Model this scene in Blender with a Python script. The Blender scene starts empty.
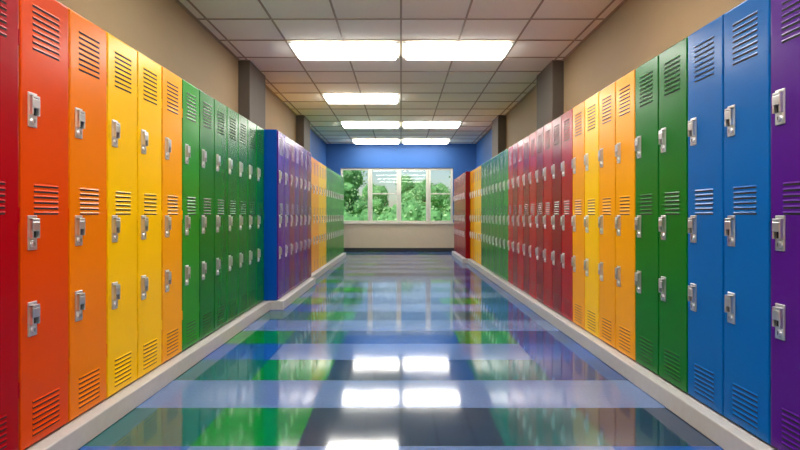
import bpy, bmesh, math, random
from mathutils import Vector, Matrix, noise
random.seed(4)
S = bpy.context.scene
COL = S.collection
S.view_settings.view_transform = 'Standard'

def lin(c):
    c = c/255.0
    return c/12.92 if c <= 0.04045 else ((c+0.055)/1.055)**2.4
def rgb(r, g, b): return (lin(r), lin(g), lin(b), 1.0)

def mat(name, col, rough=0.5, metal=0.0, coat=0.0, bump=0.0, bscale=40.0, var=0.0, vscale=6.0, spec=0.5):
    m = bpy.data.materials.new(name); m.use_nodes = True
    nt = m.node_tree; b = nt.nodes['Principled BSDF']
    b.inputs['Base Color'].default_value = col
    b.inputs['Roughness'].default_value = rough
    b.inputs['Metallic'].default_value = metal
    b.inputs['Coat Weight'].default_value = coat
    b.inputs['Coat Roughness'].default_value = 0.12
    b.inputs['Specular IOR Level'].default_value = spec
    tc = nt.nodes.new('ShaderNodeTexCoord')
    if var > 0:
        n = nt.nodes.new('ShaderNodeTexNoise'); n.inputs['Scale'].default_value = vscale
        n.inputs['Detail'].default_value = 5
        nt.links.new(tc.outputs['Object'], n.inputs['Vector'])
        r = nt.nodes.new('ShaderNodeMapRange')
        r.inputs['To Min'].default_value = 1-var; r.inputs['To Max'].default_value = 1+var
        nt.links.new(n.outputs['Fac'], r.inputs['Value'])
        mx = nt.nodes.new('ShaderNodeVectorMath'); mx.operation = 'SCALE'
        mx.inputs[0].default_value = col[:3]
        nt.links.new(r.outputs['Result'], mx.inputs['Scale'])
        nt.links.new(mx.outputs['Vector'], b.inputs['Base Color'])
    if bump > 0:
        n2 = nt.nodes.new('ShaderNodeTexNoise'); n2.inputs['Scale'].default_value = bscale
        nt.links.new(tc.outputs['Object'], n2.inputs['Vector'])
        bp = nt.nodes.new('ShaderNodeBump'); bp.inputs['Strength'].default_value = bump
        bp.inputs['Distance'].default_value = 0.01
        nt.links.new(n2.outputs['Fac'], bp.inputs['Height'])
        nt.links.new(bp.outputs['Normal'], b.inputs['Normal'])
    return m

def emis(name, col, strength):
    m = bpy.data.materials.new(name); m.use_nodes = True
    b = m.node_tree.nodes['Principled BSDF']
    b.inputs['Base Color'].default_value = (0.8, 0.8, 0.8, 1)
    b.inputs['Emission Color'].default_value = col
    b.inputs['Emission Strength'].default_value = strength
    return m

class MB:
    def __init__(s): s.bm = bmesh.new(); s.mats = []
    def mi(s, m):
        if m not in s.mats: s.mats.append(m)
        return s.mats.index(m)
    def box(s, x0, x1, y0, y1, z0, z1, m, bev=0.0, seg=2):
        r = bmesh.ops.create_cube(s.bm, size=1.0)
        vs = r['verts']
        for v in vs:
            v.co = Vector(((x0+x1)/2+v.co.x*(x1-x0), (y0+y1)/2+v.co.y*(y1-y0), (z0+z1)/2+v.co.z*(z1-z0)))
        fs = list({f for v in vs for f in v.link_faces})
        i = s.mi(m)
        for f in fs: f.material_index = i
        if bev > 0:
            es = list({e for v in vs for e in v.link_edges})
            rb = bmesh.ops.bevel(s.bm, geom=es, offset=bev, segments=seg, affect='EDGES', profile=0.5)
            for f in rb['faces']: f.material_index = i
    def prism(s, prof, y0, y1, m, under=None, ui=()):
        a = [s.bm.verts.new((x, y0, z)) for x, z in prof]
        b = [s.bm.verts.new((x, y1, z)) for x, z in prof]
        i = s.mi(m); n = len(prof)
        f = s.bm.faces.new(a); f.material_index = i
        f = s.bm.faces.new(b[::-1]); f.material_index = i
        for k in range(n):
            f = s.bm.faces.new((a[k], b[k], b[(k+1) % n], a[(k+1) % n]))
            f.material_index = s.mi(under) if (under and k in ui) else i
    def cyl(s, c, axis, r, h, m, r2=None, seg=20):
        r2 = r if r2 is None else r2
        q = Vector((0, 0, 1)).rotation_difference(Vector(axis).normalized()).to_matrix().to_4x4()
        rr = bmesh.ops.create_cone(s.bm, cap_ends=True, segments=seg, radius1=r, radius2=r2, depth=h,
                                   matrix=Matrix.Translation(Vector(c)) @ q)
        i = s.mi(m)
        for f in {f for v in rr['verts'] for f in v.link_faces}:
            f.material_index = i
    def mesh(s, name):
        bmesh.ops.recalc_face_normals(s.bm, faces=s.bm.faces)
        me = bpy.data.meshes.new(name); s.bm.to_mesh(me); s.bm.free()
        for m in s.mats: me.materials.append(m)
        return me
    def obj(s, name, loc=(0, 0, 0)):
        o = bpy.data.objects.new(name, s.mesh(name)); o.location = loc
        COL.objects.link(o); return o

def link(name, me, loc=(0, 0, 0), rot=0):
    o = bpy.data.objects.new(name, me); o.location = loc; o.rotation_euler = (0, 0, rot)
    COL.objects.link(o); return o

# ------------------------------------------------------------------ constants
H = 3.02; WX = 2.10; YB = -2.4; YF = 15.0; P = 0.305; FX = 1.46
# ------------------------------------------------------------------ materials
M_wall = mat('wall_tan_paint', rgb(148, 126, 94), 0.7, bump=0.15, bscale=150, var=0.04)
M_blue = mat('wall_blue_paint', rgb(34, 86, 150), 0.6, bump=0.1, bscale=150, var=0.04)
M_pill = mat('pillar_paint', rgb(88, 80, 70), 0.7, bump=0.15, bscale=150, var=0.05)
M_low = mat('wainscot_cream', rgb(188, 172, 146), 0.6, var=0.05)
M_tile = mat('ceiling_tile', rgb(255, 250, 236), 0.9, bump=0.4, bscale=220, var=0.04, vscale=90)
M_grid = mat('ceiling_grid_metal', rgb(172, 154, 130), 0.5)
M_white = mat('white_enamel', rgb(225, 225, 220), 0.4)
M_plinth = mat('plinth_concrete', rgb(178, 175, 172), 0.45, var=0.1, vscale=25)
M_dark = mat('dark_slot', rgb(20, 20, 22), 0.8)
M_base = mat('baseboard_dark', rgb(30, 32, 38), 0.4)
M_steel = mat('brushed_steel', rgb(228, 228, 230), 0.28, metal=0.9)
M_frame = mat('window_frame_paint', rgb(200, 197, 182), 0.45)
M_light = emis('light_diffuser', (1.0, 0.965, 0.90, 1), 18.0)

# ------------------------------------------------------------------ floor
m = bpy.data.materials.new('polished_vinyl_floor'); m.use_nodes = True
nt = m.node_tree; b = nt.nodes['Principled BSDF']
at = nt.nodes.new('ShaderNodeVertexColor'); at.layer_name = 'tile'
tc = nt.nodes.new('ShaderNodeTexCoord')
n = nt.nodes.new('ShaderNodeTexNoise'); n.inputs['Scale'].default_value = 60; n.inputs['Detail'].default_value = 6
nt.links.new(tc.outputs['Object'], n.inputs['Vector'])
r = nt.nodes.new('ShaderNodeMapRange'); r.inputs['To Min'].default_value = 0.8; r.inputs['To Max'].default_value = 1.2
nt.links.new(n.outputs['Fac'], r.inputs['Value'])
mx = nt.nodes.new('ShaderNodeVectorMath'); mx.operation = 'SCALE'
nt.links.new(at.outputs['Color'], mx.inputs[0]); nt.links.new(r.outputs['Result'], mx.inputs['Scale'])
nt.links.new(mx.outputs['Vector'], b.inputs['Base Color'])
n2 = nt.nodes.new('ShaderNodeTexNoise'); n2.inputs['Scale'].default_value = 2.5
nt.links.new(tc.outputs['Object'], n2.inputs['Vector'])
r2 = nt.nodes.new('ShaderNodeMapRange'); r2.inputs['To Min'].default_value = 0.05; r2.inputs['To Max'].default_value = 0.10
nt.links.new(n2.outputs['Fac'], r2.inputs['Value']); nt.links.new(r2.outputs['Result'], b.inputs['Roughness'])
bp = nt.nodes.new('ShaderNodeBump'); bp.inputs['Strength'].default_value = 0.05; bp.inputs['Distance'].default_value = 0.01
nt.links.new(n2.outputs['Fac'], bp.inputs['Height']); nt.links.new(bp.outputs['Normal'], b.inputs['Normal'])
b.inputs['IOR'].default_value = 1.8
M_floor = m
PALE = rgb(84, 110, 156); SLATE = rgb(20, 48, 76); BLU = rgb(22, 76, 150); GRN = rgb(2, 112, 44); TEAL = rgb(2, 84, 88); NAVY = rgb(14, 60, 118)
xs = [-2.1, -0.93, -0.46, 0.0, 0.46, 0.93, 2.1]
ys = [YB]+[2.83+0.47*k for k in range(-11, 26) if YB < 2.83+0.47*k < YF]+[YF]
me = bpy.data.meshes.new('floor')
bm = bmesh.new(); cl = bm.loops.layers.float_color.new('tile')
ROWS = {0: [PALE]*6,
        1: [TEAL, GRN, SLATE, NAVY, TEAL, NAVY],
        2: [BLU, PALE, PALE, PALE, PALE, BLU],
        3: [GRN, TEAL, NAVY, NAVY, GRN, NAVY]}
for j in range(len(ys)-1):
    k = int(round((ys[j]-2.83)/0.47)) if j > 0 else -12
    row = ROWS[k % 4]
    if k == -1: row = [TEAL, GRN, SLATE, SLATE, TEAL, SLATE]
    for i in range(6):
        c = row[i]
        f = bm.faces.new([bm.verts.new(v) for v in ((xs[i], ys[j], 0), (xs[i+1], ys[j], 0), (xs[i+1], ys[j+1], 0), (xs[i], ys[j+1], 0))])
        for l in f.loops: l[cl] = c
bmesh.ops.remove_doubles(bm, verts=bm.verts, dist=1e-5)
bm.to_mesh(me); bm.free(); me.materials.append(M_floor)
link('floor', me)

# ------------------------------------------------------------------ shell
for nm, sx in (('left', -1), ('right', 1)):
    w = MB()
    a, c = sorted((sx*WX, sx*(WX+0.15)))
    w.box(a, c, YB, 12.0, 0, H, M_wall)
    w.box(a, c, 12.0, YF, 0, H, M_blue)
    w.obj('wall_'+nm)
w = MB(); w.box(-WX-0.15, WX+0.15, YB-0.15, YB, 0, H, M_wall); w.obj('wall_back')
WX0, WX1, WZ0, WZ1 = -1.70, 1.46, 0.80, 2.34
w = MB()
w.box(-WX-0.15, WX0, YF, YF+0.2, WZ0, H, M_blue)
w.box(WX1, WX+0.15, YF, YF+0.2, WZ0, H, M_blue)
w.box(WX0, WX1, YF, YF+0.2, WZ1, H, M_blue)
w.box(-WX-0.15, WX+0.15, YF, YF+0.2, 0, WZ0, M_low)
w.obj('wall_front')
w = MB()
w.box(-WX, WX, YF-0.02, YF, 0.0, 0.10, M_base, 0.004); w.obj('baseboard_front')
w = MB(); w.box(-WX-0.15, WX+0.15, YB-0.15, YF+0.2, H, H+0.1, M_tile); w.obj('ceiling')
G = 0.66
w = MB()
for k in range(-3, 4):
    w.box(k*G-0.010, k*G+0.010, YB, YF, H-0.008, H-0.001, M_grid)
yk = 6.11-12*G
while yk < YF:
    w.box(-WX, WX, yk-0.010, yk+0.010, H-0.009, H-0.001, M_grid) if yk > YB else None
    yk += G
for sx in (-1, 1):
    a, c = sorted((sx*WX, sx*(WX-0.03))); w.box(a, c, YB, YF, H-0.010, H-0.001, M_grid)
w.obj('trim_ceiling_grid')
def panel_mesh():
    w = MB()
    X, Y = 1.28, 0.63
    w.box(0, X, 0, 0.04, -0.014, 0, M_white, 0.003); w.box(0, X, Y-0.04, Y, -0.014, 0, M_white, 0.003)
    w.box(0, 0.04, 0.04, Y-0.04, -0.014, 0, M_white, 0.003); w.box(X-0.04, X, 0.04, Y-0.04, -0.014, 0, M_white, 0.003)
    w.box(0.04, X-0.04, 0.04, Y-0.04, -0.045, -0.004, M_light, 0.010)
    return w.mesh('ceiling_light_panel')
pm = panel_mesh()
for r_i in range(-3, 4):
    y0 = 6.11+r_i*4*G+0.015
    if y0 < YB: continue
    for x0 in (-1.305, 0.025):
        if r_i == 1 and x0 > 0: continue
        link('ceiling_light_panel', pm, (x0, y0, H-0.011))
for sx in (-1, 1):
    for (y0, y1, xi) in ((6.9, 7.7, 1.95), (10.7, 11.4, 1.94)):
        w = MB(); a, c = sorted((sx*WX, sx*xi))
        w.box(a, c, y0, y1, 0.0, H, M_pill, 0.006); w.obj('pillar')

# ------------------------------------------------------------------ lockers
DEP = 0.45; LH = 1.84
def locker_mesh(body, door):
    w = MB(); hw = P/2-0.0008
    w.box(-DEP, -0.016, -hw, hw, 0, LH, body, 0.0015, 1)
    w.box(-0.018, 0.0, -hw+0.0045, hw-0.0045, 0.010, LH-0.010, door, 0.005, 3)
    def vents(z0, z1, nn, L):
        for i in range(nn):
            z = z0+(z1-z0)*i/(nn-1)
            w.prism([(-0.001, z+0.006), (0.0028, z-0.001), (0.0028, z-0.002), (-0.001, z-0.002)], -L/2, L/2, door, M_dark, (2,))
            w.box(-0.002, 0.0006, -L/2, L/2, z-0.009, z-0.002, M_dark)
    vents(1.585, 1.755, 8, 0.165)
    vents(0.93, 1.04, 6, 0.15)
    vents(0.05, 0.18, 7, 0.165)
    for z in (1.335, 0.85, 0.51):
        yc = -0.088
        w.box(-0.001, 0.006, yc-0.025, yc+0.025, z-0.068, z+0.068, M_steel, 0.0028, 3)
        w.box(0.005, 0.0068, yc-0.016, yc+0.016, z-0.020, z+0.050, M_dark)
        w.box(0.005, 0.020, yc-0.022, yc-0.014, z-0.022, z+0.056, M_steel, 0.002)
        w.box(0.005, 0.020, yc+0.014, yc+0.022, z-0.022, z+0.056, M_steel, 0.002)
        w.box(0.005, 0.020, yc-0.022, yc+0.022, z+0.046, z+0.056, M_steel, 0.002)
        w.box(0.012, 0.021, yc-0.022, yc+0.022, z+0.006, z+0.044, M_steel, 0.003)
        w.cyl((0.009, yc, z-0.044), (1, 0, 0), 0.014, 0.008, M_steel, 0.012)
        w.box(0.0128, 0.0134, yc-0.002, yc+0.002, z-0.051, z-0.037, M_dark)
    for z in (0.25, 0.92, 1.6):
        w.cyl((-0.002, hw-0.004, z), (0, 0, 1), 0.004, 0.06, door, seg=10)
    return w.mesh('locker')
PAINT = {}
def paint(n, c, spec=0.18):
    PAINT[n] = mat('locker_paint_'+n, c, 0.25, coat=0.03, bump=0.03, bscale=14, var=0.05, vscale=3, spec=spec)
paint('red', rgb(156, 2, 16)); paint('orange', rgb(206, 66, 2)); paint('amber', rgb(224, 116, 0))
paint('yellow', rgb(238, 184, 0)); paint('gold', rgb(230, 152, 0)); paint('green', rgb(4, 104, 26)); paint('leaf', rgb(30, 130, 28))
paint('blue', rgb(0, 92, 166)); paint('royal', rgb(0, 72, 166)); paint('purple', rgb(76, 20, 124)); paint('magenta', rgb(112, 4, 60))
paint('crimson', rgb(126, 0, 18))
MESH = {}
def lk(side, y, col, face=FX, body=None):
    key = (body or col, col)
    if key not in MESH: MESH[key] = locker_mesh(PAINT[key[0]], PAINT[key[1]])
    link('locker', MESH[key], (side*face, y+P/2, 0.10), 0 if side < 0 else math.pi)
y = 2.05
for i, c in enumerate(['red', 'purple', 'blue', 'royal', 'green', 'leaf', 'yellow', 'yellow']):
    lk(-1, y-(i+1)*P, c)
for c in ['orange', 'amber', 'yellow', 'yellow', 'gold', 'leaf', 'green', 'green', 'green', 'green', 'green', 'green']:
    lk(-1, y, c); y += P
y = 5.75
for i, c in enumerate(['purple', 'purple', 'magenta', 'purple', 'magenta', 'purple', 'crimson']):
    lk(-1, y, c, 1.32, 'royal' if i == 0 else None); y += P
endL2 = y
y += 0.02
for i in range(17):
    lk(-1, y, ('gold' if i < 4 else 'yellow') if i < 7 else ('leaf' if i % 3 else 'green'), 1.40); y += P
endL3 = y
y = 2.12
for i, c in enumerate(['purple', 'magenta', 'red', 'orange', 'amber', 'yellow', 'yellow', 'gold']):
    lk(1, y-(i+1)*P, c)
for c in ['blue', 'blue', 'green', 'green', 'gold', 'gold', 'yellow', 'gold']+['red', 'crimson']*4+['red']:
    lk(1, y, c); y += P
for i in range(8):
    lk(1, y, 'green' if i % 2 else 'leaf'); y += P
for i in range(5):
    lk(1, y, 'yellow' if i < 3 else 'gold'); y += P
endR1 = y
y += 0.01
for i in range(8):
    lk(1, y, ['crimson', 'red', 'magenta', 'red'][i % 4], 1.36, 'crimson' if i == 0 else None); y += P
endR2 = y
def plinth(name, segs, sx):
    w = MB()
    for (y0, y1, f) in segs:
        a, c = sorted((sx*(f-0.06), sx*(f+DEP+0.005)))
        w.box(a, c, y0, y1, 0.0, 0.0985, M_plinth, 0.006)
    w.obj(name)
plinth('baseboard_left', [(-0.4, 5.735, FX), (5.735, endL2+0.01, 1.32), (endL2+0.01, endL3, 1.40)], -1)
plinth('baseboard_right', [(-0.35, endR1, FX), (endR1, endR2, 1.36)], 1)

# ------------------------------------------------------------------ windows
M_glass = bpy.data.materials.new('window_glass'); M_glass.use_nodes = True
nt = M_glass.node_tree
for nn in list(nt.nodes): nt.nodes.remove(nn)
out = nt.nodes.new('ShaderNodeOutputMaterial'); tr = nt.nodes.new('ShaderNodeBsdfTransparent'); gl = nt.nodes.new('ShaderNodeBsdfGlossy')
gl.inputs['Roughness'].default_value = 0.02; mxs = nt.nodes.new('ShaderNodeMixShader'); mxs.inputs[0].default_value = 0.02
tr.inputs['Color'].default_value = (0.95, 0.98, 0.97, 1)
nt.links.new(tr.outputs[0], mxs.inputs[1]); nt.links.new(gl.outputs[0], mxs.inputs[2]); nt.links.new(mxs.outputs[0], out.inputs['Surface'])
bx = [WX0, -0.87, -0.06, 0.77, WX1]
for i in range(4):
    w = MB(); x0, x1 = bx[i]+0.002, bx[i+1]-0.002
    t = 0.062
    w.box(x0, x0+t, YF+0.03, YF+0.13, WZ0+0.002, WZ1-0.002, M_frame, 0.005)
    w.box(x1-t, x1, YF+0.03, YF+0.13, WZ0+0.002, WZ1-0.002, M_frame, 0.005)
    w.box(x0+t, x1-t, YF+0.03, YF+0.13, WZ0+0.002, WZ0+0.06, M_frame, 0.005)
    w.box(x0+t, x1-t, YF+0.03, YF+0.13, WZ1-0.06, WZ1-0.002, M_frame, 0.005)
    if i in (1, 3):
        w.box(x0+t, x1-t, YF+0.05, YF+0.11, 1.60, 1.635, M_frame, 0.005)
    w.box(x0+t, x1-t, YF+0.075, YF+0.081, WZ0+0.06, WZ1-0.06, M_glass)
    w.obj('window_%d' % (i+1))
w = MB(); w.box(WX0-0.03, WX1+0.03, YF-0.03, YF+0.028, WZ0-0.03, WZ0-0.001, M_frame, 0.006); w.obj('trim_window_sill')

# ------------------------------------------------------------------ outside
M_grass = mat('lawn_grass', rgb(130, 185, 85), 0.9, var=0.25, vscale=1.5)
M_leaf1 = mat('tree_leaves', rgb(92, 146, 88), 0.7, var=0.5, vscale=2.5)
M_leaf2 = mat('tree_leaves_light', rgb(156, 196, 138), 0.7, var=0.4, vscale=3)
M_bark = mat('tree_bark', rgb(90, 70, 52), 0.9, bump=0.5, bscale=12, var=0.2)
w = MB(); w.box(-40, 40, YF+0.25, 90, -0.5, -0.3, M_grass); w.obj('lawn')
def clump(w, rnd, c, R, nleaf, floor_z=None):
    r = bmesh.ops.create_icosphere(w.bm, subdivisions=3, radius=R*0.85, matrix=Matrix.Translation(c))
    for v in r['verts']:
        v.co += (v.co-c)*0.35*noise.noise(v.co*2.3)
        if floor_z is not None: v.co.z = max(v.co.z, floor_z)
    i = w.mi(M_leaf1)
    for f in {f for v in r['verts'] for f in v.link_faces}: f.material_index = i
    for q in range(nleaf):
        d = Vector((rnd.gauss(0, 1), rnd.gauss(0, 1), rnd.gauss(0, 1))).normalized()
        p = c+d*R*rnd.uniform(0.75, 1.12)
        if floor_z is not None and p.z < floor_z+0.15: continue
        u = Vector((rnd.gauss(0, 1), rnd.gauss(0, 1), rnd.gauss(0, 1))).normalized()*0.085
        t = d.cross(u)
        if t.length < 1e-4: continue
        t = t.normalized()*0.05
        f = w.bm.faces.new([w.bm.verts.new(p+u), w.bm.verts.new(p+t), w.bm.verts.new(p-u), w.bm.verts.new(p-t)])
        f.material_index = w.mi(M_leaf2 if rnd.random() < 0.5 else M_leaf1)
def tree_mesh(seed):
    rnd = random.Random(seed); w = MB()
    w.cyl((0, 0, 1.0), (0, 0, 1), 0.2, 2.0, M_bark, 0.13, 14)
    for k in range(6):
        a = k*1.05; d = Vector((math.cos(a)*0.8, math.sin(a)*0.8, 1.2))
        w.cyl(Vector((0, 0, 1.8))+d*0.6, d, 0.09, 1.5, M_bark, 0.04, 8)
    for k in range(11):
        a = rnd.uniform(0, 6.28); rr = rnd.uniform(0, 1.5)
        clump(w, rnd, Vector((math.cos(a)*rr, math.sin(a)*rr, rnd.uniform(1.9, 4.6))), rnd.uniform(0.7, 1.2), 420)
    return w.mesh('tree')
tm = [tree_mesh(1), tree_mesh(2)]
for i, (x, yy, s) in enumerate([(-3.1, 26, 0.8), (0.9, 30, 0.68), (4.0, 25, 0.85), (-6.5, 33, 1.2), (7.5, 36, 1.1), (2.6, 46, 0.85), (-2.0, 50, 0.8)]):
    o = link('tree', tm[i % 2], (x, yy, -0.3), i*1.3); o.scale = (s, s, s)
w = MB(); rnd = random.Random(9)
for k in range(30):
    clump(w, rnd, Vector((-12+k*0.82, rnd.uniform(-0.3, 0.3), rnd.uniform(0.6, 1.1))), rnd.uniform(0.75, 1.05), 260, 0.002)
w.obj('hedge', (0, 23, -0.298))

# ------------------------------------------------------------------ world + sun
W = bpy.data.worlds.new('sky'); S.world = W; W.use_nodes = True
nt = W.node_tree; bg = nt.nodes['Background']
sk = nt.nodes.new('ShaderNodeTexSky'); sk.sky_type = 'NISHITA'; sk.sun_disc = False
sk.sun_elevation = math.radians(48); sk.sun_rotation = math.radians(200)
nt.links.new(sk.outputs[0], bg.inputs['Color']); bg.inputs['Strength'].default_value = 0.12
L = bpy.data.lights.new('sun', 'SUN'); L.energy = 6.0; L.angle = math.radians(1); L.color = (1, 0.95, 0.85)
o = bpy.data.objects.new('sun', L); COL.objects.link(o); o.rotation_euler = (math.radians(42), 0, math.radians(-20))

# ------------------------------------------------------------------ camera
cam = bpy.data.cameras.new('camera'); co = bpy.data.objects.new('camera', cam); COL.objects.link(co)
co.location = (0, 0, 1.02); co.rotation_euler = (math.radians(90), 0, 0)
cam.sensor_width = 36; cam.lens = 36*535/800; cam.shift_y = -10/800; cam.shift_x = -1/800
cam.clip_start = 0.05; cam.clip_end = 300
S.camera = co
